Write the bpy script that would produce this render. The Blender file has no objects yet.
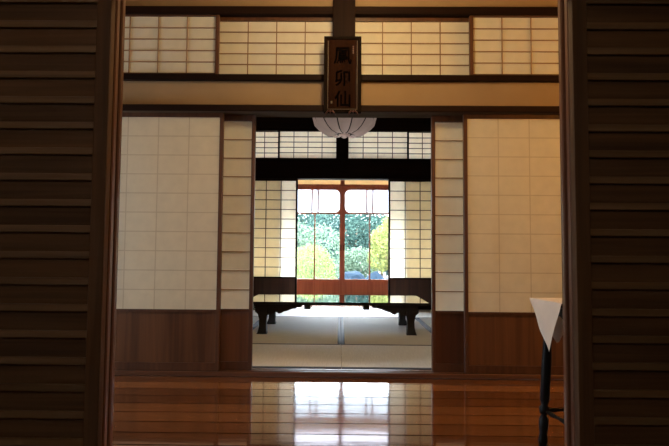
import bpy, bmesh, math, random
import numpy as np
from mathutils import Vector, Matrix
random.seed(7); RNG = np.random.default_rng(7)
SC = bpy.context.scene
COL = SC.collection

# ------------------------------------------------------------------ camera
YAW, PIT, ROL = 0.0108, 0.0541, 0.0077
CAM = Vector((-0.0162, 0.0, 0.7926))
F = Vector((-math.sin(YAW)*math.cos(PIT), math.cos(YAW)*math.cos(PIT), math.sin(PIT)))
R_ = Vector((math.cos(YAW), math.sin(YAW), 0)); U_ = R_.cross(F)
Rr = R_*math.cos(ROL) + U_*math.sin(ROL); Ur = U_*math.cos(ROL) - R_*math.sin(ROL)
cd = bpy.data.cameras.new('camera'); cam = bpy.data.objects.new('camera', cd); COL.objects.link(cam)
cd.sensor_width = 36; cd.lens = 520/669*36; cd.clip_start = 0.05; cd.clip_end = 200
cam.matrix_world = Matrix(((Rr.x, Ur.x, -F.x, CAM.x), (Rr.y, Ur.y, -F.y, CAM.y), (Rr.z, Ur.z, -F.z, CAM.z), (0, 0, 0, 1)))
SC.camera = cam

# ------------------------------------------------------------------ sky, sun, soft daylight, added entry fill, exposure
W = bpy.data.worlds.new('sky'); SC.world = W; W.use_nodes = True
nt = W.node_tree; bg = nt.nodes['Background']
bg.inputs[0].default_value = (0.84, 0.92, 1.0, 1); bg.inputs[1].default_value = 38.0
sd = bpy.data.lights.new('sun', 'SUN'); sun = bpy.data.objects.new('sun', sd); COL.objects.link(sun)
sd.energy = 16; sd.angle = math.radians(1.5); sd.color = (1.0, 0.95, 0.84)
sun.rotation_euler = (math.radians(42), math.radians(-38), 0)      # high over the garden, from the near left
def area(name, loc, target, sx, sy, power, color, portal=False):
    d = bpy.data.lights.new(name, 'AREA'); o = bpy.data.objects.new(name, d); COL.objects.link(o)
    d.shape = 'RECTANGLE'; d.size = sx; d.size_y = sy; d.energy = power; d.color = color
    o.location = loc; o.rotation_euler = (Vector(target)-Vector(loc)).to_track_quat('-Z', 'Y').to_euler()
    if portal: d.cycles.is_portal = True
    return o
area('garden_window_portal', (0.02, 8.72, 1.2), (0.02, 0, 1.2), 3.7, 2.6, 1, (1, 1, 1), True)
area('entry_fill', (-0.5, -0.6, 2.55), (-0.3, 2.2, 0.9), 1.3, 0.8, 24.0, (1.0, 0.70, 0.40))  # added amber fill under the entry ceiling, unseen source
area('corridor_daylight', (-3.52, 2.70, 0.9), (0.0, 3.0, 0.5), 0.9, 1.1, 58.0, (0.80, 0.90, 1.0))
SC.view_settings.view_transform = 'Standard'; SC.view_settings.look = 'None'
SC.view_settings.gamma = 1; SC.view_settings.use_curve_mapping = False
SC.view_settings.exposure = 0.0
SC.cycles.use_denoising = True
SC.cycles.max_bounces = 14; SC.cycles.diffuse_bounces = 8; SC.cycles.glossy_bounces = 5
SC.cycles.transmission_bounces = 8; SC.cycles.transparent_max_bounces = 16
SC.cycles.sample_clamp_indirect = 6.0; SC.cycles.caustics_reflective = False

# ------------------------------------------------------------------ materials
def new_mat(name):
    m = bpy.data.materials.new(name); m.use_nodes = True
    t = m.node_tree; return m, t, t.nodes['Principled BSDF'], t.nodes['Material Output']
def ramp(t, c0, c1, p0=0.3, p1=0.7):
    r = t.nodes.new('ShaderNodeValToRGB'); r.color_ramp.elements[0].position = p0; r.color_ramp.elements[1].position = p1
    r.color_ramp.elements[0].color = (*c0, 1); r.color_ramp.elements[1].color = (*c1, 1); return r
def plain(name, c, rough=0.5, metal=0.0, ior=1.45):
    m, t, p, o = new_mat(name)
    n = t.nodes.new('ShaderNodeTexNoise'); n.inputs['Scale'].default_value = 30
    tc = t.nodes.new('ShaderNodeTexCoord'); t.links.new(tc.outputs['Object'], n.inputs['Vector'])
    r = ramp(t, [x*0.85 for x in c], c); t.links.new(n.outputs['Fac'], r.inputs[0]); t.links.new(r.outputs[0], p.inputs['Base Color'])
    p.inputs['Roughness'].default_value = rough; p.inputs['Metallic'].default_value = metal; p.inputs['IOR'].default_value = ior
    return m
def wood(name, c0, c1, grain='x', rough=0.45, coat=0.0, scale=1.0, bump=0.08, ior=1.45):
    """streaky grain running along the named axis, slightly different on every object"""
    m, t, p, o = new_mat(name)
    tc = t.nodes.new('ShaderNodeTexCoord'); mp = t.nodes.new('ShaderNodeMapping'); oi = t.nodes.new('ShaderNodeObjectInfo')
    s = {'x': (1.2, 40, 40), 'y': (40, 1.2, 40), 'z': (40, 40, 1.2)}[grain]
    mp.inputs['Scale'].default_value = [v*scale for v in s]
    cb = t.nodes.new('ShaderNodeCombineXYZ'); mu = t.nodes.new('ShaderNodeMath'); mu.operation = 'MULTIPLY'; mu.inputs[1].default_value = 37
    t.links.new(oi.outputs['Random'], mu.inputs[0]); [t.links.new(mu.outputs[0], cb.inputs[i]) for i in range(3)]
    t.links.new(cb.outputs[0], mp.inputs['Location'])
    t.links.new(tc.outputs['Object'], mp.inputs['Vector'])
    n = t.nodes.new('ShaderNodeTexNoise'); n.inputs['Scale'].default_value = 1; n.inputs['Detail'].default_value = 6; n.inputs['Distortion'].default_value = 0.6
    n2 = t.nodes.new('ShaderNodeTexNoise'); n2.inputs['Scale'].default_value = 0.22; n2.inputs['Detail'].default_value = 3
    t.links.new(mp.outputs[0], n.inputs['Vector']); t.links.new(mp.outputs[0], n2.inputs['Vector'])
    av = t.nodes.new('ShaderNodeMix'); av.data_type = 'FLOAT'; av.inputs[0].default_value = 0.5
    t.links.new(n.outputs['Fac'], av.inputs[2]); t.links.new(n2.outputs['Fac'], av.inputs[3])
    r = ramp(t, c0, c1, 0.36, 0.64); t.links.new(av.outputs[0], r.inputs[0]); t.links.new(r.outputs[0], p.inputs['Base Color'])
    b = t.nodes.new('ShaderNodeBump'); b.inputs['Strength'].default_value = bump; b.inputs['Distance'].default_value = 0.002
    t.links.new(n.outputs['Fac'], b.inputs['Height']); t.links.new(b.outputs[0], p.inputs['Normal'])
    p.inputs['Roughness'].default_value = rough; p.inputs['Coat Weight'].default_value = coat; p.inputs['Coat Roughness'].default_value = 0.06
    p.inputs['IOR'].default_value = ior
    return m
def paper(name, c, trans=0.45):
    m, t, p, o = new_mat(name)
    t.nodes.remove(p)
    tc = t.nodes.new('ShaderNodeTexCoord'); n = t.nodes.new('ShaderNodeTexNoise'); n.inputs['Scale'].default_value = 14; n.inputs['Detail'].default_value = 8
    t.links.new(tc.outputs['Object'], n.inputs['Vector'])
    r = ramp(t, [x*0.93 for x in c], c, 0.3, 0.65); t.links.new(n.outputs['Fac'], r.inputs[0])
    d = t.nodes.new('ShaderNodeBsdfDiffuse'); tr = t.nodes.new('ShaderNodeBsdfTranslucent'); mx = t.nodes.new('ShaderNodeMixShader')
    mx.inputs[0].default_value = trans
    t.links.new(r.outputs[0], d.inputs[0]); t.links.new(r.outputs[0], tr.inputs[0])
    t.links.new(d.outputs[0], mx.inputs[1]); t.links.new(tr.outputs[0], mx.inputs[2]); t.links.new(mx.outputs[0], o.inputs[0])
    return m
def plaster(name, c):
    m, t, p, o = new_mat(name)
    tc = t.nodes.new('ShaderNodeTexCoord'); n = t.nodes.new('ShaderNodeTexNoise'); n.inputs['Scale'].default_value = 3; n.inputs['Detail'].default_value = 9
    t.links.new(tc.outputs['Object'], n.inputs['Vector'])
    r = ramp(t, [x*0.88 for x in c], c); t.links.new(n.outputs['Fac'], r.inputs[0]); t.links.new(r.outputs[0], p.inputs['Base Color'])
    n3 = t.nodes.new('ShaderNodeTexNoise'); n3.inputs['Scale'].default_value = 350
    t.links.new(tc.outputs['Object'], n3.inputs['Vector'])
    b = t.nodes.new('ShaderNodeBump'); b.inputs['Strength'].default_value = 0.15; b.inputs['Distance'].default_value = 0.002
    t.links.new(n3.outputs['Fac'], b.inputs['Height']); t.links.new(b.outputs[0], p.inputs['Normal'])
    p.inputs['Roughness'].default_value = 0.95; p.inputs['Specular IOR Level'].default_value = 0.1; return m
def board_floor(name, c0, c1, width=0.15, rough=0.075, ior=1.8):
    """long lacquered boards running along x; every board has its own tone and a hair-thin dark joint"""
    m, t, p, o = new_mat(name)
    tc = t.nodes.new('ShaderNodeTexCoord'); br = t.nodes.new('ShaderNodeTexBrick')
    br.offset = 0.5; br.inputs['Scale'].default_value = 1; br.inputs['Mortar Size'].default_value = 0.005; br.inputs['Mortar Smooth'].default_value = 0.3
    br.inputs['Brick Width'].default_value = 7.9; br.inputs['Row Height'].default_value = width
    br.inputs['Color1'].default_value = (0, 0, 0, 1); br.inputs['Color2'].default_value = (1, 1, 1, 1); br.inputs['Mortar'].default_value = (0.5, 0.5, 0.5, 1)
    bmp = t.nodes.new('ShaderNodeMapping'); bmp.inputs['Location'].default_value = (1.95, 0.0, 0); t.links.new(tc.outputs['Object'], bmp.inputs['Vector']); t.links.new(bmp.outputs[0], br.inputs['Vector'])
    mp = t.nodes.new('ShaderNodeMapping'); mp.inputs['Scale'].default_value = (1.0, 26, 1); t.links.new(tc.outputs['Object'], mp.inputs['Vector'])
    n = t.nodes.new('ShaderNodeTexNoise'); n.inputs['Scale'].default_value = 1.3; n.inputs['Detail'].default_value = 7; n.inputs['Distortion'].default_value = 0.8
    t.links.new(mp.outputs[0], n.inputs['Vector'])
    mx = t.nodes.new('ShaderNodeMix'); mx.data_type = 'FLOAT'; mx.inputs[0].default_value = 0.5
    t.links.new(br.outputs['Color'], mx.inputs[2]); t.links.new(n.outputs['Fac'], mx.inputs[3])
    r = ramp(t, c0, c1, 0.25, 0.75); t.links.new(mx.outputs[0], r.inputs[0])
    dk = t.nodes.new('ShaderNodeMix'); dk.data_type = 'RGBA'; dk.inputs[7].default_value = (0.010, 0.004, 0.002, 1)
    t.links.new(br.outputs['Fac'], dk.inputs[0]); t.links.new(r.outputs[0], dk.inputs[6]); t.links.new(dk.outputs[2], p.inputs['Base Color'])
    sub = t.nodes.new('ShaderNodeMath'); sub.operation = 'MULTIPLY_ADD'; sub.inputs[1].default_value = -1.0
    t.links.new(br.outputs['Fac'], sub.inputs[0])
    nb = t.nodes.new('ShaderNodeTexNoise'); nb.inputs['Scale'].default_value = 2.4; nb.inputs['Detail'].default_value = 2
    m2 = t.nodes.new('ShaderNodeMapping'); m2.inputs['Scale'].default_value = (1.0, 5, 1); t.links.new(tc.outputs['Object'], m2.inputs['Vector']); t.links.new(m2.outputs[0], nb.inputs['Vector'])
    t.links.new(nb.outputs['Fac'], sub.inputs[2])
    b = t.nodes.new('ShaderNodeBump'); b.inputs['Strength'].default_value = 0.35; b.inputs['Distance'].default_value = 0.0012
    t.links.new(sub.outputs[0], b.inputs['Height']); t.links.new(b.outputs[0], p.inputs['Normal'])
    iv = t.nodes.new('ShaderNodeMath'); iv.operation = 'MULTIPLY_ADD'; iv.inputs[1].default_value = -0.5; iv.inputs[2].default_value = 0.5
    t.links.new(br.outputs['Fac'], iv.inputs[0]); t.links.new(iv.outputs[0], p.inputs['Specular IOR Level'])
    p.inputs['Roughness'].default_value = rough; p.inputs['IOR'].default_value = ior
    return m
def tatami_mat():
    m, t, p, o = new_mat('tatami_rush')
    tc = t.nodes.new('ShaderNodeTexCoord'); mp = t.nodes.new('ShaderNodeMapping'); mp.inputs['Scale'].default_value = (90, 4, 1)
    t.links.new(tc.outputs['Object'], mp.inputs['Vector'])
    n = t.nodes.new('ShaderNodeTexNoise'); n.inputs['Scale'].default_value = 2; n.inputs['Detail'].default_value = 5; t.links.new(mp.outputs[0], n.inputs['Vector'])
    r = ramp(t, (0.60, 0.595, 0.565), (0.72, 0.715, 0.685)); t.links.new(n.outputs['Fac'], r.inputs[0]); t.links.new(r.outputs[0], p.inputs['Base Color'])
    p.inputs['Roughness'].default_value = 0.62; p.inputs['Specular IOR Level'].default_value = 0.35
    
    return m
def glass(name, tint=(0.95, 0.98, 1.0)):
    m, t, p, o = new_mat(name); t.nodes.remove(p)
    tr = t.nodes.new('ShaderNodeBsdfTransparent'); tr.inputs[0].default_value = (*tint, 1)
    gl = t.nodes.new('ShaderNodeBsdfGlossy'); gl.inputs['Roughness'].default_value = 0.01
    fr = t.nodes.new('ShaderNodeFresnel'); fr.inputs[0].default_value = 1.45; mx = t.nodes.new('ShaderNodeMixShader')
    t.links.new(fr.outputs[0], mx.inputs[0]); t.links.new(tr.outputs[0], mx.inputs[1]); t.links.new(gl.outputs[0], mx.inputs[2]); t.links.new(mx.outputs[0], o.inputs[0])
    return m
def leafmat(name, c0, c1):
    m, t, p, o = new_mat(name); t.nodes.remove(p)
    g = t.nodes.new('ShaderNodeNewGeometry')
    r = ramp(t, c0, c1, 0.0, 1.0); t.links.new(g.outputs['Random Per Island'], r.inputs[0])
    d = t.nodes.new('ShaderNodeBsdfDiffuse'); tr = t.nodes.new('ShaderNodeBsdfTranslucent'); mx = t.nodes.new('ShaderNodeMixShader'); mx.inputs[0].default_value = 0.4
    t.links.new(r.outputs[0], d.inputs[0]); t.links.new(r.outputs[0], tr.inputs[0]); t.links.new(d.outputs[0], mx.inputs[1]); t.links.new(tr.outputs[0], mx.inputs[2]); t.links.new(mx.outputs[0], o.inputs[0])
    return m

M = {}
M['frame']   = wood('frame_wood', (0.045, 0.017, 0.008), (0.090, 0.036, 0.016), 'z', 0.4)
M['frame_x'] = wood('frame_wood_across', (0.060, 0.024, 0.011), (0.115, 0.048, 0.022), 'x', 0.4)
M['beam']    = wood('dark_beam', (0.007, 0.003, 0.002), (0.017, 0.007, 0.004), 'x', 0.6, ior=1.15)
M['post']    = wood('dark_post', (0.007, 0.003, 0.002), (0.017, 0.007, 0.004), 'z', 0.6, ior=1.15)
M['sill']    = wood('sill_wood', (0.06, 0.022, 0.009), (0.13, 0.050, 0.022), 'x', 0.42)
M['track']   = wood('head_track_wood', (0.060, 0.040, 0.024), (0.10, 0.068, 0.042), 'x', 0.9, ior=1.15)
M['waist']   = wood('waist_board', (0.058, 0.023, 0.010), (0.140, 0.058, 0.025), 'z', 0.38, scale=0.7)
M['waist_dark'] = wood('waist_board_dark', (0.042, 0.015, 0.008), (0.10, 0.036, 0.017), 'z', 0.33, scale=0.7)
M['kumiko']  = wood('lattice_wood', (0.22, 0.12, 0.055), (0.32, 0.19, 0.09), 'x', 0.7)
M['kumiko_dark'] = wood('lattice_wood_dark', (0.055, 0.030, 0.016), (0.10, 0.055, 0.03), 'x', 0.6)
M['lattice_shade']    = paper('painted_lattice_shade', (0.68, 0.59, 0.44), 0.3)  # darker tan: lattice shade behind the paper, put into the colour
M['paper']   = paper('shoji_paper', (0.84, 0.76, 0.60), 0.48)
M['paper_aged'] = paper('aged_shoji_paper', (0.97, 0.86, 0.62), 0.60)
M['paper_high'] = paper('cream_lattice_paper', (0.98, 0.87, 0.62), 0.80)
M['plaster'] = plaster('sand_plaster', (0.26, 0.175, 0.10))
M['plaster_light'] = plaster('cream_plaster', (0.66, 0.54, 0.34))
M['ceil']    = wood('ceiling_board', (0.16, 0.09, 0.045), (0.26, 0.15, 0.08), 'y', 0.6, scale=0.4)
M['floor']   = board_floor('lacquered_floor', (0.085, 0.028, 0.009), (0.25, 0.092, 0.029))
M['engawa']  = board_floor('veranda_floor', (0.20, 0.10, 0.05), (0.36, 0.20, 0.10), rough=0.25)
M['door']    = wood('louvred_door_wood', (0.030, 0.014, 0.006), (0.075, 0.036, 0.014), 'x', 0.7, bump=0.3, ior=1.25)
M['slat']    = wood('louvre_slat_wood', (0.055, 0.030, 0.012), (0.12, 0.068, 0.028), 'x', 0.6, bump=0.3, ior=1.3)
M['door_z']  = wood('louvred_door_stile', (0.030, 0.014, 0.006), (0.075, 0.036, 0.014), 'z', 0.7, bump=0.3, ior=1.25)
M['jamb']    = wood('inner_jamb_wood', (0.055, 0.022, 0.011), (0.11, 0.045, 0.022), 'z', 0.35)
M['red']     = wood('red_door_wood', (0.28, 0.070, 0.038), (0.44, 0.13, 0.07), 'z', 0.4)
M['tatami']  = tatami_mat()
M['heri']    = plain('mat_border_cloth', (0.045, 0.050, 0.075), 0.8)
M['lacquer'] = plain('black_lacquer', (0.012, 0.008, 0.007), 0.035, ior=1.55)
M['lacquer_dull'] = plain('black_lacquer_carved', (0.016, 0.010, 0.008), 0.25)
M['black']   = plain('black_paint', (0.003, 0.003, 0.003), 0.45, ior=1.25)
M['ink']     = plain('carved_ink', (0.0012, 0.001, 0.0008), 0.85, ior=1.03)
M['plaque']  = wood('plaque_wood', (0.010, 0.004, 0.0025), (0.020, 0.008, 0.0045), 'z', 0.8, ior=1.06)
M['plaque_rim'] = wood('plaque_rim_wood', (0.005, 0.003, 0.002), (0.010, 0.006, 0.004), 'z', 0.7, ior=1.08)
M['gilt']    = plain('worn_gilt', (0.060, 0.038, 0.024), 0.5)
M['redink']  = plain('red_seal', (0.07, 0.018, 0.012), 0.5)
M['metal']   = plain('dark_bronze', (0.08, 0.028, 0.018), 0.35, 0.6)
M['chrome']  = plain('pale_metal', (0.6, 0.55, 0.48), 0.25, 1.0)
M['cloth']   = paper('white_linen', (0.72, 0.62, 0.53), 0.12)
M['shade']   = paper('lamp_shade_glass', (0.40, 0.335, 0.315), 0.35)
M['glass']   = glass('window_glass')
M['cream']   = paper('cream_board', (0.80, 0.66, 0.44), 0.28)
M['frost_clear'] = paper('upper_frosted_glass', (0.52, 0.50, 0.54), 0.85)
M['frost']   = paper('frosted_glass', (0.26, 0.285, 0.31), 0.75)
M['ground']  = plaster('garden_gravel', (0.12, 0.12, 0.12))
M['rock']    = plaster('garden_rock', (0.006, 0.013, 0.022))
M['bark']    = wood('bark', (0.08, 0.05, 0.035), (0.16, 0.11, 0.08), 'z', 0.9)
M['lf_yellow'] = leafmat('leaf_yellow_green', (0.067, 0.099, 0.029), (0.189, 0.232, 0.087))
M['lf_light'] = leafmat('leaf_light_green', (0.041, 0.072, 0.049), (0.138, 0.189, 0.131))
M['lf_dark']  = leafmat('leaf_dark_green', (0.010, 0.026, 0.025), (0.049, 0.087, 0.072))
M['lf_maple'] = leafmat('leaf_gold_green', (0.058, 0.081, 0.023), (0.203, 0.210, 0.072))
M['lamp_paper'] = paper('lantern_paper', (0.85, 0.72, 0.5), 0.6)

# ------------------------------------------------------------------ geometry helpers
def box(bm, x0, x1, y0, y1, z0, z1, bev=0.0):
    r = bmesh.ops.create_cube(bm, size=1)
    vs = r['verts']
    for v in vs: v.co = Vector((x0+(v.co.x+.5)*(x1-x0), y0+(v.co.y+.5)*(y1-y0), z0+(v.co.z+.5)*(z1-z0)))
    if bev > 0:
        es = list({e for v in vs for e in v.link_edges})
        bmesh.ops.bevel(bm, geom=es, offset=bev, segments=1, affect='EDGES')
def quad(bm, pts):
    return bm.faces.new([bm.verts.new(p) for p in pts])
def prism(bm, pts, axis, a, b):
    """extrude a polygon (2-D points) along axis from a to b"""
    def P(p, t):
        return {'x': (t, p[0], p[1]), 'y': (p[0], t, p[1]), 'z': (p[0], p[1], t)}[axis]
    A = [bm.verts.new(P(p, a)) for p in pts]; B = [bm.verts.new(P(p, b)) for p in pts]
    n = len(pts)
    bm.faces.new(A); bm.faces.new(B[::-1])
    for i in range(n): bm.faces.new((A[i], B[i], B[(i+1) % n], A[(i+1) % n]))
def turned(bm, p0, p1, prof, seg=14):
    """lathe along the line p0-p1; prof = [(t, radius)]"""
    p0, p1 = Vector(p0), Vector(p1); d = p1-p0; q = d.to_track_quat('Z', 'Y'); rings = []
    for t, r in prof:
        rings.append([bm.verts.new(p0+d*t+q @ Vector((r*math.cos(2*math.pi*k/seg), r*math.sin(2*math.pi*k/seg), 0))) for k in range(seg)])
    for a, b in zip(rings, rings[1:]):
        for k in range(seg): bm.faces.new((a[k], a[(k+1) % seg], b[(k+1) % seg], b[k]))
    bm.faces.new(rings[0][::-1]); bm.faces.new(rings[-1])
def tube(bm, pts, r, seg=8):
    pts = [Vector(p) for p in pts]; rings = []
    for i, p in enumerate(pts):
        d = (pts[min(i+1, len(pts)-1)]-pts[max(i-1, 0)]).normalized(); q = d.to_track_quat('Z', 'Y')
        rr = r[i] if isinstance(r, (list, tuple)) else r
        rings.append([bm.verts.new(p+q @ Vector((rr*math.cos(2*math.pi*k/seg), rr*math.sin(2*math.pi*k/seg), 0))) for k in range(seg)])
    for a, b in zip(rings, rings[1:]):
        for k in range(seg): bm.faces.new((a[k], a[(k+1) % seg], b[(k+1) % seg], b[k]))
    bm.faces.new(rings[0][::-1]); bm.faces.new(rings[-1])
def obj(name, bm, mat, parent=None, smooth=False, loc=None):
    bmesh.ops.recalc_face_normals(bm, faces=bm.faces)
    me = bpy.data.meshes.new(name); bm.to_mesh(me); bm.free()
    me.materials.append(mat)
    if smooth:
        for p in me.polygons: p.use_smooth = True
    o = bpy.data.objects.new(name, me); COL.objects.link(o)
    if parent: o.parent = parent
    if loc: o.location = loc
    return o
def B(): return bmesh.new()
def thing(name, label, cat, loc=(0, 0, 0), rotz=0.0, group=None):
    o = bpy.data.objects.new(name, None); COL.objects.link(o); o.empty_display_size = 0.1
    o.location = loc; o.rotation_euler = (0, 0, rotz); return tag(o, label, cat, group)
def tag(o, label, cat, group=None, kind='thing'):
    o['label'] = label; o['category'] = cat; o['kind'] = kind
    if group: o['group'] = group
    return o
def struct(name, bm, m, label=None):
    o = obj(name, bm, m); o['kind'] = 'structure'
    if label: o['label'] = label
    return o
def sbox(name, m, *b, bev=0.0, label=None):
    bm = B(); box(bm, *b, bev=bev); return struct(name, bm, m, label)

YA = 3.463; YT = 3.583; YB = 7.223; YC = 8.594; YN = 1.90; ZF = -0.035
XL, XR = -3.60, 2.75

# ================================================================== STRUCTURE
# --- entry room behind the camera
sbox('floor', M['floor'], XL, XR, -1.6, YA+0.02, ZF-0.05, ZF, label='glossy reddish brown lacquered board floor of the corridor')
bm = B(); box(bm, XL-0.1, XL, -1.6, 2.2, ZF-0.05, 2.8); box(bm, XL-0.1, XL, 3.2, YA, ZF-0.05, 2.8); box(bm, XL-0.1, XL, 2.2, 3.2, ZF-0.05, 0.3); box(bm, XL-0.1, XL, 2.2, 3.2, 1.7, 2.8)
struct('wall_left', bm, M['plaster'])
bm = B(); box(bm, XL-0.05, XL-0.045, 2.2, 3.2, 0.3, 1.7); struct('window_3', bm, M['frost'])
sbox('wall_right', M['plaster'], XR, XR+0.1, -1.6, YA, ZF-0.05, 2.8)
bm = B(); box(bm, XL, -1.6, -1.7, -1.6, ZF, 2.8); box(bm, -0.2, XR, -1.7, -1.6, ZF, 2.8); box(bm, -1.6, -0.2, -1.7, -1.6, ZF, 0.75); box(bm, -1.6, -0.2, -1.7, -1.6, 2.35, 2.8)
struct('wall_back', bm, M['plaster'])
bm = B(); box(bm, -1.6, -0.2, -1.66, -1.655, 0.75, 2.35); struct('window_1', bm, M['frost'])
sbox('ceiling', M['ceil'], XL, XR, -1.6, YA+0.06, 2.8, 2.85)
# --- near wall that carries the two louvred doors
bm = B(); box(bm, XL, XR, YN+0.02, YN+0.06, 1.86, 2.8); box(bm, XL, -1.84, YN+0.02, YN+0.06, ZF, 1.86); box(bm, 1.86, XR, YN+0.02, YN+0.06, ZF, 1.86)
struct('wall_near', bm, M['plaster'])
sbox('trim_1', M['beam'], XL, XR, YN-0.02, YN+0.11, 1.82, 1.86)
# --- wall A (front of the tatami room)
sbox('trim_2', M['sill'], XL, XR, YA-0.012, YT-0.012, -0.032, -0.003, bev=0.003, label='brown wooden sill under the paper screens')
bm = B()
for y in (YA+0.006, YA+0.052): box(bm, XL, XR, y-0.004, y-0.001, -0.003, 0.0)
box(bm, XL, XR, YT-0.012, YT-0.002, -0.045, -0.012)
struct('trim_3', bm, M['beam'])
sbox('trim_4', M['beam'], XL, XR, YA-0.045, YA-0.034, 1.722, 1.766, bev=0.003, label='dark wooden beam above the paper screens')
sbox('trim_5', M['track'], XL, XR, YA-0.034, YA+0.115, 1.7215, 1.765)
sbox('wall_front', M['plaster'], XL, XR, YA+0.02, YA+0.06, 1.766, 1.944, label='tan plaster strip between the screens and the upper lattice panels')
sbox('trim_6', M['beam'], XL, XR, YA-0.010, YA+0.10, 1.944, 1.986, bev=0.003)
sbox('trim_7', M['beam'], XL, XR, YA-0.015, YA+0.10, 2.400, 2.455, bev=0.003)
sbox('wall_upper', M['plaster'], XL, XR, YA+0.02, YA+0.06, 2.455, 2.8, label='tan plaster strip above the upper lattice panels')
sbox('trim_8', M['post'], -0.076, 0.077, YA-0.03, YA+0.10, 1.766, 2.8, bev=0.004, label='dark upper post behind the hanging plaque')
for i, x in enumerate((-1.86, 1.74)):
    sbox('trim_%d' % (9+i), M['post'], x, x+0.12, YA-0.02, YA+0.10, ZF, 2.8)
bm = B(); box(bm, XL, -1.86, YA+0.02, YA+0.06, ZF, 1.70); box(bm, 1.86, XR, YA+0.02, YA+0.06, ZF, 1.70); box(bm, XL, -1.86, YA+0.02, YA+0.06, 1.986, 2.4); box(bm, 1.86, XR, YA+0.02, YA+0.06, 1.986, 2.4)
struct('wall_beside', bm, M['plaster'])
# --- tatami room shell
sbox('wall_inner_left', M['plaster'], -1.92, -1.84, YA+0.1, YC+0.1, -0.1, 2.8)
sbox('wall_inner_right', M['plaster'], 1.84, 1.92, YA+0.1, YC+0.1, -0.1, 2.8)
bm = B(); box(bm, -1.84, 1.84, YA+0.06, YB+0.1, 2.70, 2.74)
struct('ceiling_inner', bm, M['ceil'])
bm = B()
for k in range(9):
    y = YA+0.3+k*0.42; box(bm, -1.84, 1.84, y, y+0.03, 2.672, 2.70)
struct('trim_11', bm, M['beam'])
sbox('floor_inner', M['engawa'], -1.84, 1.84, YT-0.02, YB+0.02, -0.10, -0.06)
# --- wall B
sbox('trim_12', M['sill'], -1.84, 1.84, YB, YB+0.12, -0.06, 0.0)
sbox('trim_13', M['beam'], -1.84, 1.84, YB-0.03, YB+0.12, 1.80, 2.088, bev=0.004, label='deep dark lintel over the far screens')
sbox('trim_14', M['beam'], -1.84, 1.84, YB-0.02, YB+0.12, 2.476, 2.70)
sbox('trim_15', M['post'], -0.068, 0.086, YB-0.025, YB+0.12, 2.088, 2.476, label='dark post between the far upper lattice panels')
# --- veranda and garden wall C
sbox('floor_veranda', M['engawa'], -1.84, 1.84, YB+0.12, YC+0.1, -0.10, -0.02)
sbox('ceiling_veranda', M['ceil'], -1.84, 1.84, YB+0.1, YC+0.12, 2.70, 2.74)
sbox('trim_16', M['red'], -1.84, 1.84, YC-0.02, YC+0.10, -0.02, 0.0)
sbox('trim_17', M['red'], -1.84, 1.84, YC-0.015, YC+0.09, 1.868, 1.900, bev=0.003)
sbox('trim_18', M['cream'], -1.84, 1.84, YC+0.03, YC+0.031, 1.900, 2.02, label='cream strip over the garden doors')
sbox('trim_19', M['red'], -1.84, 1.84, YC-0.01, YC+0.09, 2.02, 2.06)
sbox('trim_20', M['red'], -0.015, 0.055, YC-0.02, YC, 1.900, 1.985, bev=0.003)
sbox('trim_21', M['red'], -1.84, 1.84, YC-0.01, YC+0.09, 2.60, 2.70)
bm = B()
for x in (-1.84, -0.91, -0.01, 0.90, 1.80): box(bm, x, x+0.04, YC, YC+0.05, 2.06, 2.60)
o = struct('window_2', bm, M['red'])
bm = B(); quad(bm, [(-1.84, YC+0.03, 2.06), (1.84, YC+0.03, 2.06), (1.84, YC+0.03, 2.60), (-1.84, YC+0.03, 2.60)])
obj('frosted_glass', bm, M['frost_clear'], o)
# eaves and garden ground
bm = B(); prism(bm, [(YC+0.1, 2.74), (YC+0.1, 2.80), (YC+0.55, 2.72), (YC+0.55, 2.67)], 'x', -2.6, 2.6)
struct('roof_eaves', bm, M['ceil'])
bm = B(); bmesh.ops.create_grid(bm, x_segments=60, y_segments=60, size=1)
for v in bm.verts:
    v.co = Vector((v.co.x*22, YC+0.12+(v.co.y+1)*18, -0.42)); v.co.z += 0.05*math.sin(v.co.x*1.3)*math.cos(v.co.y*0.9)
struct('ground', bm, M['ground'], 'pale raked garden ground')

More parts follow.
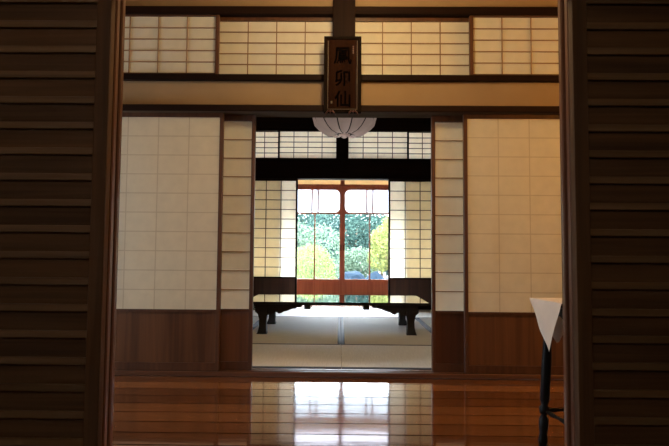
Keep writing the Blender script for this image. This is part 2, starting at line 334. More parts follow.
# ================================================================== SLIDING SCREENS
def screen(name, label, cat, group, x0, x1, y, z0, z1, st, rt, rb, waist, nx, nz, style, frame=None, lat=None, pull=None, waistm='waist', xs=None):
    """a paper screen; style 'bars' has the lattice on the near side, 'skin' has the paper on the near side.
    waist = height of the paper's lower edge above z0 (0: none)"""
    cx = (x0+x1)/2; w = (x1-x0)/2; h = z1-z0; D = 0.030
    t = thing(name, label, cat, (cx, y, z0), 0, group)
    fz = M[frame or 'frame']
    bm = B(); box(bm, -w, -w+st, 0, D, 0, h, 0.0015); box(bm, w-st, w, 0, D, 0, h, 0.0015)
    box(bm, -w+st, w-st, 0.001, D-0.001, h-rt, h); box(bm, -w+st, w-st, 0.001, D-0.001, 0, rb)
    pz = rb
    if waist:
        box(bm, -w+st, w-st, 0.001, D-0.001, waist-0.018, waist); pz = waist
    obj('frame', bm, fz, t)
    if waist:
        bm = B(); box(bm, -w+st, w-st, 0.010, 0.018, rb, waist-0.018)
        obj('waist_panel', bm, M[waistm], t)
    bm = B(); px0, px1, pz0, pz1 = -w+st, w-st, pz, h-rt
    k = 0.0050 if y > 6 else 0.0033
    xs_ = [px0+(px1-px0)*i/nx for i in range(1, nx)]; zs_ = [pz0+(pz1-pz0)*i/nz for i in range(1, nz)]
    ya, yb = (0.004 if y > 6 else 0.009, 0.016) if style == 'bars' else (0.007, 0.020)
    for x in xs_: box(bm, x-k, x+k, ya+0.001, yb, pz0, pz1)
    for z in zs_: box(bm, px0, px1, ya, yb, z-k, z+k)
    obj('lattice', bm, M[lat or 'kumiko'], t)
    yp = 0.0165 if style == 'bars' else 0.0062
    bm = B(); quad(bm, [(px0, yp, pz0), (px1, yp, pz0), (px1, yp, pz1), (px0, yp, pz1)])
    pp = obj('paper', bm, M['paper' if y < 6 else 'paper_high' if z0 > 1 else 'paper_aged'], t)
    if style == 'skin':  # painted strips where the lattice shades through the paper
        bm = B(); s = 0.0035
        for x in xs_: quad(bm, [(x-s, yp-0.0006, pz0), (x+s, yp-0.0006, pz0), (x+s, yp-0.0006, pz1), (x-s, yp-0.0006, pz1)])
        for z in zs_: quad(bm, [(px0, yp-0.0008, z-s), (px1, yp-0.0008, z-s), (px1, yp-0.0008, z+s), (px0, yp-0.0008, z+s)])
        obj('painted_lattice_shade', bm, M['lattice_shade'], pp)
    if pull is not None:
        bm = B(); box(bm, pull-0.008, pull+0.008, -0.002, 0.004, 0.72, 0.80, 0.001); obj('finger_pull', bm, M['ink'], t)
    return t
G1 = 'wide screens of the near wall'; G2 = 'narrow showing screens of the near wall'
screen('sliding_screen', 'wide greyish white paper screen with faint painted lattice shadows beside the left louvred door', 'sliding screen', G1,
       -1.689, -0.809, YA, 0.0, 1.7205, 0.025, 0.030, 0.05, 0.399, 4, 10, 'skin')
screen('sliding_screen', 'wide golden lit paper screen with faint painted lattice shadows, behind the small table with white cloth', 'sliding screen', G1,
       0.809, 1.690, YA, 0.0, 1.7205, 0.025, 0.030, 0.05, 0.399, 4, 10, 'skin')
screen('sliding_screen', 'narrow strip of paper screen next to the greyish wide screen', 'sliding screen', G2,
       -1.482, -0.600, YA+0.046, 0.0, 1.7205, 0.024, 0.042, 0.05, 0.399, 4, 10, 'bars', pull=None)
screen('sliding_screen', 'narrow strip of paper screen next to the golden lit wide screen', 'sliding screen', G2,
       0.602, 1.484, YA+0.046, 0.0, 1.7205, 0.024, 0.042, 0.05, 0.399, 4, 10, 'bars', waistm='waist_dark')
# upper lattice panels of wall A
G3 = 'upper lattice panels of the near wall'
TL = [('upper lattice panel at the far left end, above the greyish wide screen', -1.688, -0.852, 0, 1.988, 2.402, 0.010, 0.008),
      ('upper lattice panel just left of the hanging plaque and dark post', -0.882, -0.045, 0.036, 1.984, 2.40, 0.025, 0.012),
      ('upper lattice panel just right of the hanging plaque and dark post', 0.045, 0.885, 0.036, 1.984, 2.40, 0.025, 0.012),
      ('warmly lit upper lattice panel above the golden wide screen', 0.855, 1.690, 0, 1.988, 2.402, 0.010, 0.008)]
for lb, x0, x1, dy, z0, z1, rt, rb in TL:
    screen('lattice_panel', lb, 'lattice panel', G3, x0, x1, YA+dy, z0, z1, 0.024, rt, rb, 0, 4, 5, 'bars')
# wall B
G4 = 'far screens beside the garden opening'
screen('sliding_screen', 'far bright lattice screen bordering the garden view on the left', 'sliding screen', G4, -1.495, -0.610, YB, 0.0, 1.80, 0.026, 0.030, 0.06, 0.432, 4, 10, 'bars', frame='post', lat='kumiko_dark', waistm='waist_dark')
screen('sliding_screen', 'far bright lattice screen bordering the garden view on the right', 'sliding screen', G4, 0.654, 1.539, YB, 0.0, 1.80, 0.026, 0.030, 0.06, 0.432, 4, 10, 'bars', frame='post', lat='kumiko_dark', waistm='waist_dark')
screen('sliding_screen', 'yellower paper screen overlapping behind the far left lattice screen', 'sliding screen', G4, -1.755, -0.845, YB+0.05, 0.0, 1.80, 0.026, 0.030, 0.06, 0.432, 4, 10, 'bars', frame='frame', lat='kumiko', waistm='waist_dark')
screen('sliding_screen', 'yellower paper screen overlapping behind the far right lattice screen', 'sliding screen', G4, 0.885, 1.795, YB+0.05, 0.0, 1.80, 0.026, 0.030, 0.06, 0.432, 4, 10, 'bars', frame='frame', lat='kumiko', waistm='waist_dark')
G5 = 'far upper lattice panels'
for lb, x0, x1, dy in [('far upper lattice panel at the left edge of the doorway', -1.70, -0.872, 0.034), ('far upper lattice panel just left of the far dark post', -0.896, -0.055, 0),
                       ('far upper lattice panel just right of the far dark post', 0.070, 0.940, 0), ('far upper lattice panel at the right edge of the doorway', 0.916, 1.74, 0.034)]:
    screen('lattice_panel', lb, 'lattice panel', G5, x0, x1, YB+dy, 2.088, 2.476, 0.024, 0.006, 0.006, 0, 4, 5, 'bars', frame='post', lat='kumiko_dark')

# ================================================================== GARDEN DOORS (wall C)
def garden_door(lb, x0, x1, meet, y):
    """meet: +1 meeting stile on the right side, -1 on the left"""
    cx = (x0+x1)/2; w = (x1-x0)/2; t = thing('sliding_glass_door', lb, 'glass door', (cx, y, 0.0), 0, 'red framed glass doors to the garden'); m = meet
    bm = B(); H = 1.868
    box(bm, -w, -w+0.042, 0, 0.03, 0, H, 0.002); box(bm, w-0.042, w, 0, 0.03, 0, H, 0.002)
    a, b = -w+0.042, w-0.042
    box(bm, a, b, 0.001, 0.029, 1.814, H); box(bm, a, b, 0.001, 0.029, 1.406, 1.431); box(bm, a, b, 0.001, 0.029, 0.295, 0.333); box(bm, a, b, 0.001, 0.029, 0, 0.05)
    # rounded corners beside the meeting stile in the upper pane
    xe = b if m > 0 else a; r = 0.090
    for zc, sz in ((1.814, -1), (1.431, 1)):
        pts = [(xe, zc)]
        for k in range(7):
            an = k/6*math.pi/2
            pts.append((xe-m*(r-r*math.sin(an)), zc+sz*(r-r*math.cos(an))))
        prism(bm, pts, 'y', 0.004, 0.026)
    obj('frame', bm, M['red'], t)
    bm = B(); c = 0.0
    for dx in (-0.05, 0.05): box(bm, dx-0.011, dx+0.011, 0.004, 0.026, 1.431, 1.814)
    box(bm, -0.011, 0.011, 0.004, 0.026, 0.333, 1.406); box(bm, -0.018, 0.018, 0.004, 0.024, 0.05, 0.295)
    obj('glazing_bar', bm, M['red'], t)
    bm = B(); box(bm, a, b, 0.012, 0.018, 0.05, 0.295); obj('waist_panel', bm, M['red'], t)
    bm = B(); quad(bm, [(a, 0.015, 0.333), (b, 0.015, 0.333), (b, 0.015, 1.406), (a, 0.015, 1.406)]); obj('window_pane', bm, M['glass'], t)
    bm = B(); quad(bm, [(a, 0.0151, 1.431), (b, 0.0151, 1.431), (b, 0.0151, 1.814), (a, 0.0151, 1.814)]); o = obj('frosted_pane', bm, M['frost'], t); o['label'] = 'milky white upper pane'
    if m: 
        bm = B(); xx = (w-0.021)*m; box(bm, xx-0.007, xx+0.007, -0.003, 0.003, 0.80, 0.90); obj('finger_pull', bm, M['ink'], t)
garden_door('red framed glass door showing the round clipped bush', -0.89, 0.021, 1, YC)
garden_door('red framed glass door showing the golden green tree', 0.0205, 0.930, -1, YC+0.001)
garden_door('red framed glass door hidden behind the far left screens', -1.80, -0.86, 0, YC+0.035)
garden_door('red framed glass door hidden behind the far right screens', 0.90, 1.82, 0, YC+0.035)

# ================================================================== TATAMI
def tatami(lb, cx, cy, along_x):
    t = thing('tatami_mat', lb, 'tatami mat', (cx, cy, -0.055), 0 if along_x else math.pi/2, 'tatami mats of the inner room')
    L, Wd, g = 0.9085, 0.4535, 0.030
    bm = B(); box(bm, -L, L, -Wd+0.001, Wd-0.001, 0, 0.0525)
    # woven rush: fine round ridges running across the mat
    nr = 303; pr = []
    for i in range(nr):
        for q, hh in ((0, 0), (0.2, 0.75), (0.5, 1), (0.8, 0.75)): pr.append((-L+2*L*(i+q)/nr, 0.0530+0.0016*hh))
    pr.append((L, 0.0530))
    va = [(bm.verts.new((x, -Wd+g, z)), bm.verts.new((x, Wd-g, z))) for x, z in pr]
    for (a, b), (c, d) in zip(va, va[1:]): bm.faces.new((a, c, d, b))
    obj('rush_surface', bm, M['tatami'], t)
    for s in (-1, 1):
        bm = B(); y0, y1 = sorted((s*Wd, s*(Wd-g))); box(bm, -L, L, y0, y1, -0.0, 0.0555); obj('cloth_border', bm, M['heri'], t)
y1, y2, y3 = YT+0.455, YT+0.91+0.91, YT+3.64-0.455
tatami('pale tatami mat along the doorway sill, left half', -0.91, y1, True); tatami('pale tatami mat along the doorway sill, right half', 0.91, y1, True)
for lb, x in (('tatami mat beyond the low table on the far left side', -1.365), ('tatami mat under the left legs of the low table', -0.455), ('tatami mat under the right legs of the low table', 0.455), ('tatami mat right of the low table beyond a dark border', 1.365)):
    tatami(lb, x, y2, False)
tatami('tatami mat before the far left screen, behind the low table', -0.91, y3, True); tatami('tatami mat before the far right screen, behind the low table', 0.91, y3, True)

# ================================================================== LOW TABLE
TX, TY0, TY1, TH = -0.042, 4.935, 5.78, 0.31
tcy = (TY0+TY1)/2; hw, hd = 0.872, (TY1-TY0)/2
t = thing('low_table', 'long low black lacquered table with carved brackets on the tatami', 'table', (TX, tcy, 0))
bm = B(); box(bm, -hw, hw, -hd, hd, TH-0.014, TH, 0.003); box(bm, -hw+0.008, hw-0.008, -hd+0.008, hd-0.008, TH-0.026, TH-0.014, 0.002)
o = obj('tabletop', bm, M['lacquer'], t); o['label'] = 'mirror polished top'
for sy in (-1, 1):
    yy = sy*(hd-0.075)
    bm = B(); box(bm, -0.70, 0.70, yy-0.012, yy+0.012, TH-0.046 if sy > 0 else TH-0.036, TH-0.024); obj('apron', bm, M['lacquer_dull'], t)
for sx in (-1, 1):
    bm = B(); box(bm, sx*0.281-0.030, sx*0.281+0.030, -hd+0.045, hd-0.045, TH-0.074, TH-0.026, 0.002); obj('cross_batten', bm, M['lacquer_dull'], t)
    bm = B(); xx = sx*0.71; box(bm, xx-0.012, xx+0.012, -hd+0.08, hd-0.08, TH-0.085, TH-0.024); obj('end_rail', bm, M['lacquer_dull'], t)
    for sy in (-1, 1):
        yy = sy*(hd-0.085)
        # leg: thick shoulder, slimmer ankle, foot flaring outward
        pr = [(0.060, 0), (-0.042, 0), (-0.038, 0.03), (-0.032, 0.09), (-0.036, 0.14), (-0.046, TH-0.110), (-0.040, TH-0.024), (0.075, TH-0.024), (0.075, TH-0.10), (0.045, TH-0.12), (0.030, 0.13), (0.032, 0.07), (0.045, 0.02)]
        bm = B(); prism(bm, [(sx*(0.705+p), z) for p, z in pr], 'y', yy-0.035, yy+0.035)
        bmesh.ops.bevel(bm, geom=[e for e in bm.edges], offset=0.003, segments=1, affect='EDGES'); obj('leg', bm, M['lacquer_dull'], t)
        # carved cloud bracket tapering inward under the top
        br = [(0.675, -0.024), (0.675, -0.135), (0.62, -0.125), (0.592, -0.100), (0.575, -0.104), (0.555, -0.118), (0.53, -0.112), (0.505, -0.096), (0.475, -0.090), (0.445, -0.078), (0.415, -0.066), (0.38, -0.058), (0.36, -0.060), (0.335, -0.052), (0.33, -0.024)]
        bm = B(); prism(bm, [(sx*p, TH+z) for p, z in br], 'y', yy-0.014, yy+0.014); obj('bracket', bm, M['lacquer_dull'], t)
bm = B(); turned(bm, (-0.80, -hd+0.10, TH-0.026), (-0.80, -hd+0.10, TH-0.085), [(0, 0.014), (0.5, 0.014), (0.55, 0.010), (1, 0.010)]); box(bm, -0.82, -0.78, -hd+0.08, -hd+0.12, TH-0.090, TH-0.080, 0.002)
o = obj('leg_catch', bm, M['chrome'], t); o['label'] = 'small pale metal catch'

# ================================================================== HANGING LAMP
LX, LY = 0.022, 5.40
t = thing('pendant_lamp', 'petal shaped pale pendant lamp with dark ribs hanging over the low table', 'lamp', (LX, LY, 2.0))
prof = [(0.055, 0.022), (0.12, 0.022), (0.19, 0.042), (0.245, 0.080), (0.290, 0.130), (0.314, 0.19), (0.312, 0.24), (0.30, 0.29), (0.22, 0.335), (0.10, 0.36), (0.03, 0.37)]
NG, SUB = 12, 6
def shade_pt(i, k):
    r, z = prof[i]; a = 2*math.pi*k/(NG*SUB)+math.pi/NG
    f = abs(math.sin(math.pi*((k % SUB)/SUB)))
    env = math.sin(math.pi*min(1, max(0, (i)/(len(prof)-1))))
    return Vector((math.cos(a)*(r+0.026*f*env), math.sin(a)*(r+0.026*f*env), z-0.024*f*(1 if i < 5 else -0.5)*min(1, i/1.5)))
bm = B(); rings = [[bm.verts.new(shade_pt(i, k)) for k in range(NG*SUB)] for i in range(len(prof))]
for a, b in zip(rings, rings[1:]):
    for k in range(NG*SUB): bm.faces.new((a[k], a[(k+1) % (NG*SUB)], b[(k+1) % (NG*SUB)], b[k]))
obj('lamp_shade', bm, M['shade'], t, True)
for g in range(NG):
    bm = B(); tube(bm, [shade_pt(i, g*SUB)+Vector((0, 0, -0.002)) for i in range(len(prof))], 0.0070, 6); obj('rib', bm, M['black'], t)
bm = B(); turned(bm, (0, 0, 0.002), (0, 0, 0.024), [(0, 0.040), (0.3, 0.060), (1, 0.062)], 24); obj('bottom_disc', bm, M['shade'], t)
bm = B(); turned(bm, (0, 0, 0.36), (0, 0, 0.70), [(0, 0.05), (0.08, 0.05), (0.1, 0.01), (0.9, 0.01), (0.92, 0.05), (1.0, 0.055)], 16); obj('hanging_rod', bm, M['metal'], t)

pl = bpy.data.lights.new('pendant_bulb', 'POINT'); pl.energy = 5.0; pl.color = (1.0, 0.92, 0.85); pl.shadow_soft_size = 0.04
po = bpy.data.objects.new('pendant_bulb', pl); COL.objects.link(po); po.location = (LX, LY, 2.05)
# ================================================================== PLAQUE
PY = YA-0.085
t = thing('hanging_plaque', 'dark wooden plaque with three black carved characters on the upper post', 'plaque', (-0.007, PY, 1.703))
pw, ph = 0.124, 0.515
bm = B(); box(bm, -pw+0.018, pw-0.018, 0.008, 0.022, 0.018, ph-0.018); obj('board', bm, M['plaque'], t)
bm = B(); box(bm, -pw, -pw+0.020, 0, 0.026, 0, ph, 0.003); box(bm, pw-0.020, pw, 0, 0.026, 0, ph, 0.003); box(bm, -pw+0.018, pw-0.018, 0, 0.026, 0, 0.020, 0.003); box(bm, -pw+0.018, pw-0.018, 0, 0.026, ph-0.020, ph, 0.003)
obj('rim', bm, M['plaque_rim'], t)
bm = B()
for x in (-pw+0.026, pw-0.029): box(bm, x, x+0.003, 0.005, 0.009, 0.026, ph-0.03)
box(bm, -pw+0.026, pw-0.026, 0.005, 0.009, 0.024, 0.027); obj('fine_line', bm, M['gilt'], t)
def glyph(ch, size, cx, cz, y, mat, name, parent):
    cu = bpy.data.curves.new(name, 'FONT'); cu.body = ch; cu.size = size; cu.align_x = 'CENTER'; cu.align_y = 'CENTER'; cu.extrude = 0.0015; cu.offset = size*0.012
    tmp = bpy.data.objects.new('tmp', cu); COL.objects.link(tmp); bpy.context.view_layer.update()
    me = bpy.data.meshes.new_from_object(tmp); bpy.data.objects.remove(tmp)
    if not me.vertices: return None
    me.transform(Matrix.Rotation(math.pi/2, 4, 'X')); me.materials.clear(); me.materials.append(mat)
    xs = [v.co.x for v in me.vertices]; zs = [v.co.z for v in me.vertices]
    me.transform(Matrix.Translation((cx-(min(xs)+max(xs))/2, y, cz-(min(zs)+max(zs))/2)))
    o = bpy.data.objects.new(name, me); COL.objects.link(o); o.parent = parent; return o
glyph('\u9cf3', 0.125, 0.0, 0.385, 0.007, M['ink'], 'carved_character', t)
glyph('\u536f', 0.115, 0.0, 0.235, 0.007, M['ink'], 'carved_character', t)
glyph('\u4ed9', 0.115, 0.0, 0.095, 0.007, M['ink'], 'carved_character', t)
bm = B()
for k in range(4): box(bm, 0.066, 0.074, 0.005, 0.009, 0.400+k*0.014, 0.409+k*0.014)
o = obj('side_inscription', bm, M['redink'], t)
bm = B(); box(bm, -0.078, -0.066, 0.005, 0.009, 0.062, 0.080, 0.002); obj('seal', bm, M['gilt'], t)
for s, x in (('left', -0.079), ('right', 0.071)):
    h = thing('plaque_hook', 'curled bronze hook under the plaque on the beam, %s of the pair' % s, 'hook', (x-0.007, YA-0.060, 1.697), 0, 'bronze hooks under the plaque')
    bm = B(); tube(bm, [(0.0, 0.024, 0.020), (0, -0.02, 0.022), (0, -0.036, 0.006), (0, -0.030, -0.008)], 0.005); obj('peg', bm, M['metal'], h)
    for q in (-1, 1):
        bm = B(); tube(bm, [(0, -0.03, 0.012), (q*0.014, -0.032, 0.016), (q*0.026, -0.034, 0.002), (q*0.034, -0.034, -0.014)], [0.005, 0.006, 0.005, 0.002]); obj('wing', bm, M['metal'], h)

# ================================================================== LOUVRED DOORS (near wall)
def louvred(lb, xe, side):
    """xe = edge facing the opening; side -1 = door extends to the left"""
    t = thing('louvred_door', lb, 'wooden door', (xe, YN, ZF), 0, 'dark louvred doors framing the view')
    s = side; Wd = 0.93; H = 1.862
    def sb(bm, a, b, *r, **k): x0, x1 = sorted((s*a, s*b)); box(bm, x0, x1, *r, **k)
    bm = B(); sb(bm, 0, 0.054, 0, 0.036, 0, H, bev=0.002); sb(bm, Wd-0.054, Wd, 0, 0.036, 0, H, bev=0.002); obj('stile', bm, M['door_z'], t)
    bm = B(); sb(bm, 0.054, Wd-0.054, 0.002, 0.034, 0, 0.07); obj('rail', bm, M['door'], t)
    bm = B(); sb(bm, 0.054, Wd-0.054, 0.002, 0.034, H-0.06, H); obj('rail', bm, M['door'], t)
    bm = B(); sb(bm, 0.054, Wd-0.054, 0.018, 0.026, 0.07, H-0.06); obj('board', bm, M['door'], t)
    z = 0.118
    k = 0
    while z < H-0.08:
        bm = B(); sb(bm, 0.054, Wd-0.054, 0.004, 0.018, z, z+0.026, bev=0.002); obj('slat', bm, M['slat'], t); z += 0.0965
    return t
louvred('dark brown louvred door on the left side of the opening', -0.882, -1)
louvred('dark brown louvred door on the right side of the opening', 0.842, 1)
# plain sliding doors and posts stacked behind them: only their edges show
for s, xe, nm in ((-1, -0.877, 'left'), (1, 0.842, 'right')):
    t = thing('plain_door', 'reddish brown door edge just behind the %s louvred door' % nm, 'wooden door', (xe, YN+0.044, ZF), 0, 'doors stacked behind the louvred doors')
    bm = B(); x0, x1 = sorted((s*0.002, s*0.05)); box(bm, x0, x1, 0, 0.030, 0, 1.862, 0.004); x0, x1 = sorted((s*0.86, s*0.90)); box(bm, x0, x1, 0, 0.030, 0, 1.862, 0.002); obj('stile', bm, M['jamb'], t)
    bm = B(); x0, x1 = sorted((s*0.05, s*0.86)); box(bm, x0, x1, 0.008, 0.02, 0, 1.862); obj('board', bm, M['jamb'], t)
    bm = B(); x0, x1 = sorted((s*(-0.008 if s > 0 else -0.003), s*0.07)); box(bm, x0, x1, 0, 0.028, 0, 1.862, 0.004)
    o = obj('door_stop_post', bm, M['jamb'], None, loc=(xe, YN+0.082, ZF)); tag(o, 'narrow brown post edge behind the %s stacked doors' % nm, 'post', 'posts behind the stacked doors')

# ================================================================== SMALL TABLE WITH CLOTH
SX, SY, ST = 0.951, 2.183, 0.592
A0 = math.radians(9)
t = thing('side_table', 'small black stand with splayed turned legs behind the right louvred door', 'side table', (SX, SY, ZF), A0)
S = 0.1175; TT = ST-ZF
bm = B(); box(bm, -S, S, -S, S, TT-0.020, TT, 0.006); obj('tabletop', bm, M['black'], t)
LEG = [(0, 0.0150), (0.05, 0.0200), (0.10, 0.0150), (0.14, 0.0200), (0.20, 0.0194), (0.225, 0.0112), (0.235, 0.0187), (0.275, 0.0213), (0.295, 0.0125), (0.33, 0.0200), (0.60, 0.0206), (0.80, 0.0150), (0.84, 0.0200), (0.88, 0.0150), (1.0, 0.0213)]
fe = {}
for a in (-1, 1):
    for b in (-1, 1):
        p1 = Vector((a*(S-0.064), b*(S-0.030), TT-0.020)); p0 = Vector((a*(S-0.036), b*(S-0.012), 0)); fe[(a, b)] = (p0, p1)
        bm = B(); turned(bm, p0, p1, LEG); obj('leg', bm, M['black'], t, True)
for (k1, k2) in (((-1, -1), (1, -1)), ((-1, -1), (-1, 1)), ((1, 1), (1, -1)), ((1, 1), (-1, 1))):
    bm = B(); turned(bm, fe[k1][0].lerp(fe[k1][1], 0.255), fe[k2][0].lerp(fe[k2][1], 0.255), [(0.05, 0.004), (0.15, 0.006), (0.28, 0.010), (0.42, 0.008), (0.5, 0.005), (0.58, 0.008), (0.72, 0.010), (0.85, 0.006), (0.95, 0.004)], 10); obj('stretcher', bm, M['black'], t, True)
for a in (-1, 1):   # scalloped aprons
    h = S-0.045
    pts = [(-h, TT-0.020)]+[(-h+2*h*i/16, TT-0.050-0.022*abs(math.cos(i/16*math.pi*1.5))) for i in range(17)]+[(h, TT-0.020)]
    bm = B(); prism(bm, pts, 'y', a*(S-0.035)-0.006, a*(S-0.035)+0.006); obj('apron', bm, M['black'], t)
    bm = B(); prism(bm, pts, 'x', a*(S-0.045)-0.006, a*(S-0.045)+0.006); obj('apron', bm, M['black'], t)
# cloth laid cornerwise; a pointed flap hangs over each edge
bm = B(); N = 28; e = S+0.004; z0 = TT+0.003
quad(bm, [(-e, -e, z0), (e, -e, z0), (e, e, z0), (-e, e, z0)])
for q in range(4):
    rot = Matrix.Rotation(q*math.pi/2, 3, 'Z'); g = {}
    for i in range(N+1):
        s_ = i/N*2-1; sc = 0.30 if q == 2 else -0.1; d = 0.010+0.194*(1-abs(s_-sc)/(1+abs(sc) if (s_-sc)*sc < 0 else 1-abs(sc)))
        for j in range(13):
            tt = j/12; out = 0.003+0.006*tt*d/0.2+0.004*math.sin(s_*7+q*1.7)*tt*(1-abs(s_))**0.4
            g[i, j] = bm.verts.new(rot @ Vector((e+out*min(1, tt*4), s_*e*(1-0.05*tt), z0-tt*d)))
    for i in range(N):
        for j in range(12): bm.faces.new((g[i, j], g[i+1, j], g[i+1, j+1], g[i, j+1]))
bmesh.ops.remove_doubles(bm, verts=bm.verts, dist=0.0004)
c = obj('table_cloth', bm, M['cloth'], None, True); c.location = (SX, SY, ZF+0.001); c.rotation_euler = (0, 0, A0)
tag(c, 'white cloth with pointed corners draped over the small black stand', 'tablecloth')

# ================================================================== CORRIDOR WALL LANTERN (warm light on the right)
t = thing('wall_lantern', 'warm paper lantern on the corridor wall beyond the right louvred door', 'lamp', (2.66, 2.60, 1.80))
bm = B(); box(bm, 0.06, 0.09, -0.06, 0.06, -0.10, 0.10, 0.003); obj('back_plate', bm, M['beam'], t)
bm = B()
for a in (-0.07, 0.07):
    for b in (-0.085, 0.055): box(bm, b-0.006, b+0.006, a-0.006, a+0.006, -0.16, 0.16)
obj('cage', bm, M['frame'], t)
bl = bpy.data.lights.new('lantern_bulb', 'POINT'); bl.energy = 90; bl.color = (1.0, 0.52, 0.10); bl.shadow_soft_size = 0.05
bo = bpy.data.objects.new('lantern_bulb', bl); COL.objects.link(bo); bo.location = (2.64, 2.60, 1.80)

t = thing('ceiling_lantern', 'round paper lantern hanging from the corridor ceiling above the view', 'lamp', (0.08, 2.55, 2.8), 0)
bm = B(); turned(bm, (0, 0, -0.30), (0, 0, -0.08), [(0, 0.05), (0.1, 0.085), (0.3, 0.12), (0.5, 0.13), (0.7, 0.12), (0.9, 0.085), (1, 0.05)], 20); obj('lamp_shade', bm, M['lamp_paper'], t, True)
bm = B(); turned(bm, (0, 0, -0.08), (0, 0, 0.0), [(0, 0.006), (0.8, 0.006), (0.82, 0.04), (1, 0.04)]); obj('hanging_rod', bm, M['metal'], t)
cl = bpy.data.lights.new('ceiling_bulb', 'POINT'); cl.energy = 54; cl.color = (1.0, 0.72, 0.36); cl.shadow_soft_size = 0.14
co = bpy.data.objects.new('ceiling_bulb', cl); COL.objects.link(co); co.location = (0.08, 2.55, 2.42)
# ================================================================== GARDEN
def leaves(name, mat, parent, blobs, n, size, loc=(0, 0, 0), fill=0.25):
    """a crown of n small four-cornered leaves scattered over the skins of the blobs (cx,cy,cz,rx,ry,rz)"""
    wts = np.array([b[3]*b[5] for b in blobs]); idx = RNG.choice(len(blobs), n, p=wts/wts.sum()); b = np.array(blobs)[idx]
    d = RNG.normal(size=(n, 3)); d /= np.linalg.norm(d, axis=1)[:, None]
    rad = 1-fill*RNG.random(n)**2+0.05*RNG.normal(size=n)
    P = b[:, :3]+d*b[:, 3:]*rad[:, None]
    nn = d+0.7*RNG.normal(size=(n, 3)); nn /= np.linalg.norm(nn, axis=1)[:, None]
    a = np.cross(nn, RNG.normal(size=(n, 3))); a /= np.linalg.norm(a, axis=1)[:, None]; c = np.cross(nn, a)
    s = size*(0.6+0.8*RNG.random(n))[:, None]
    V = np.stack([P-a*s, P-c*s*0.5, P+a*s, P+c*s*0.5], 1).reshape(-1, 3)
    me = bpy.data.meshes.new(name); me.from_pydata(V.tolist(), [], (np.arange(n*4).reshape(-1, 4)).tolist()); me.materials.append(mat)
    o = bpy.data.objects.new(name, me); COL.objects.link(o); o.parent = parent; return o
def plant(kind, lb, cat, x, y, blobs, mat, n, size, trunk=0.05, h=0.5, group=None):
    t = thing(kind, lb, cat, (x, y, -0.40), 0, group)
    leaves('foliage', M[mat], t, blobs, n, size)
    bm = B(); tube(bm, [(0, 0, -0.05), (0.03, 0.02, h*0.5), (-0.02, 0, h)], [trunk, trunk*0.8, trunk*0.5])
    for k in range(5):
        an = k*1.26; tube(bm, [(0, 0, h*0.6), (0.18*math.cos(an), 0.18*math.sin(an), h), (0.35*math.cos(an), 0.35*math.sin(an), h*1.5)], [trunk*0.5, trunk*0.35, trunk*0.15], 6)
    obj('trunk', bm, M['bark'], t, True)
plant('round_bush', 'round clipped yellow green bush outside the glass doors', 'bush', -0.68, 12.0, [(0, 0, 0.62, 0.56, 0.55, 0.70)], 'lf_yellow', 9000, 0.022, 0.03, 0.4)
plant('light_shrub', 'broad light green shrub behind the round clipped bush', 'shrub', -0.9, 14.6, [(-0.5, 0, 1.0, 0.9, 0.6, 1.05), (0.35, 0.1, 0.95, 0.7, 0.6, 0.98), (-1.4, 0, 0.9, 0.8, 0.6, 1.0)], 'lf_light', 13000, 0.035, 0.04, 0.7)
plant('dark_tree', 'dark green tree in the middle of the garden view', 'tree', 0.45, 17.7, [(0, 0, 2.0, 1.2, 0.9, 0.95), (-0.9, 0.3, 1.6, 0.8, 0.8, 0.9), (0.8, 0.2, 1.5, 0.8, 0.8, 0.9), (0.1, -0.3, 1.1, 0.9, 0.6, 0.7)], 'lf_dark', 15000, 0.045, 0.09, 1.3)
plant('dark_tree', 'dark blue green tree in the upper left of the garden view', 'tree', -2.1, 20.0, [(0, 0, 2.1, 1.3, 0.9, 1.0), (0.9, 0, 1.8, 0.9, 0.8, 1.1), (-0.5, 0, 1.2, 1.2, 0.8, 1.0)], 'lf_dark', 13000, 0.045, 0.09, 1.3)
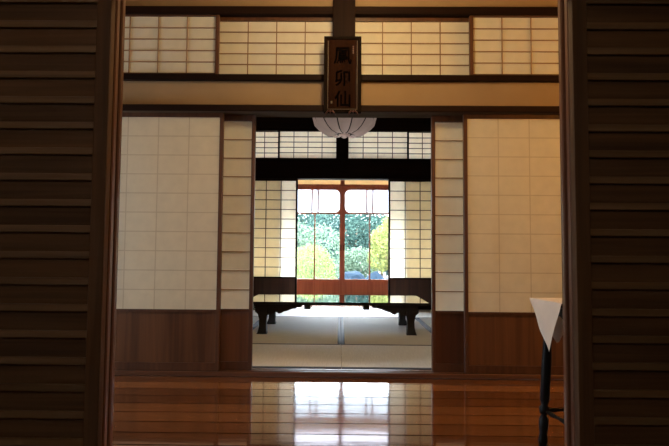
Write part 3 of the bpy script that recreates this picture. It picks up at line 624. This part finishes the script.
plant('maple_tree', 'golden green tree on the right of the garden view', 'tree', 1.45, 14.4, [(0, 0, 1.45, 0.62, 0.6, 0.55), (-0.35, 0.1, 1.0, 0.35, 0.4, 0.38), (0.35, 0, 0.95, 0.55, 0.5, 0.45), (-0.30, 0.1, 1.55, 0.30, 0.4, 0.30), (0.15, 0, 1.95, 0.45, 0.4, 0.32)], 'lf_maple', 9000, 0.032, 0.05, 0.9)
plant('light_shrub', 'low blue green shrub left of the golden green tree', 'shrub', 0.55, 15.95, [(0, 0, 0.75, 0.6, 0.5, 0.55), (-0.4, 0, 0.6, 0.4, 0.4, 0.5)], 'lf_light', 6000, 0.035, 0.03, 0.5)
leafx = [(-3.2, 22.2), (3.4, 20.4), (1.9, 24.0), (-0.4, 25.8)]
for (x, y), lb in zip(leafx, ('tree of the hedge row behind the left garden tree', 'tree of the hedge row at the far right', 'tree of the hedge row behind the golden green tree', 'tree of the hedge row behind the middle garden tree')):
    plant('hedge_tree', lb, 'tree', x, y, [(0, 0, 1.9, 1.7, 0.8, 1.6), (0.9, 0, 1.4, 1.1, 0.8, 1.5), (-0.9, 0, 1.4, 1.1, 0.8, 1.5)], 'lf_dark', 14000, 0.06, 0.09, 1.2, 'trees of the back hedge')
def rock(lb, x, y, r, sz, seed):
    bm = B(); bmesh.ops.create_icosphere(bm, subdivisions=3, radius=1)
    rr = random.Random(seed); dirs = [(Vector((rr.uniform(-1, 1), rr.uniform(-1, 1), rr.uniform(-.2, 1))).normalized(), rr.uniform(0.62, 0.9)) for _ in range(9)]
    for v in bm.verts:
        p = v.co.copy()
        for d, k in dirs:
            q = p.dot(d)
            if q > k: p -= d*(q-k)
        v.co = Vector((p.x*r, p.y*r*0.7, p.z*sz))
    o = obj('garden_rock', bm, M['rock'], None, loc=(x, y, -0.42+sz*0.55)); tag(o, lb, 'rock', 'rocks in the garden')
rock('blue grey rock low behind the middle of the glass doors', 0.20, 13.2, 0.52, 0.50, 1)
rock('pale blue grey rock at the foot of the golden green tree', 0.92, 12.7, 0.40, 0.48, 5)
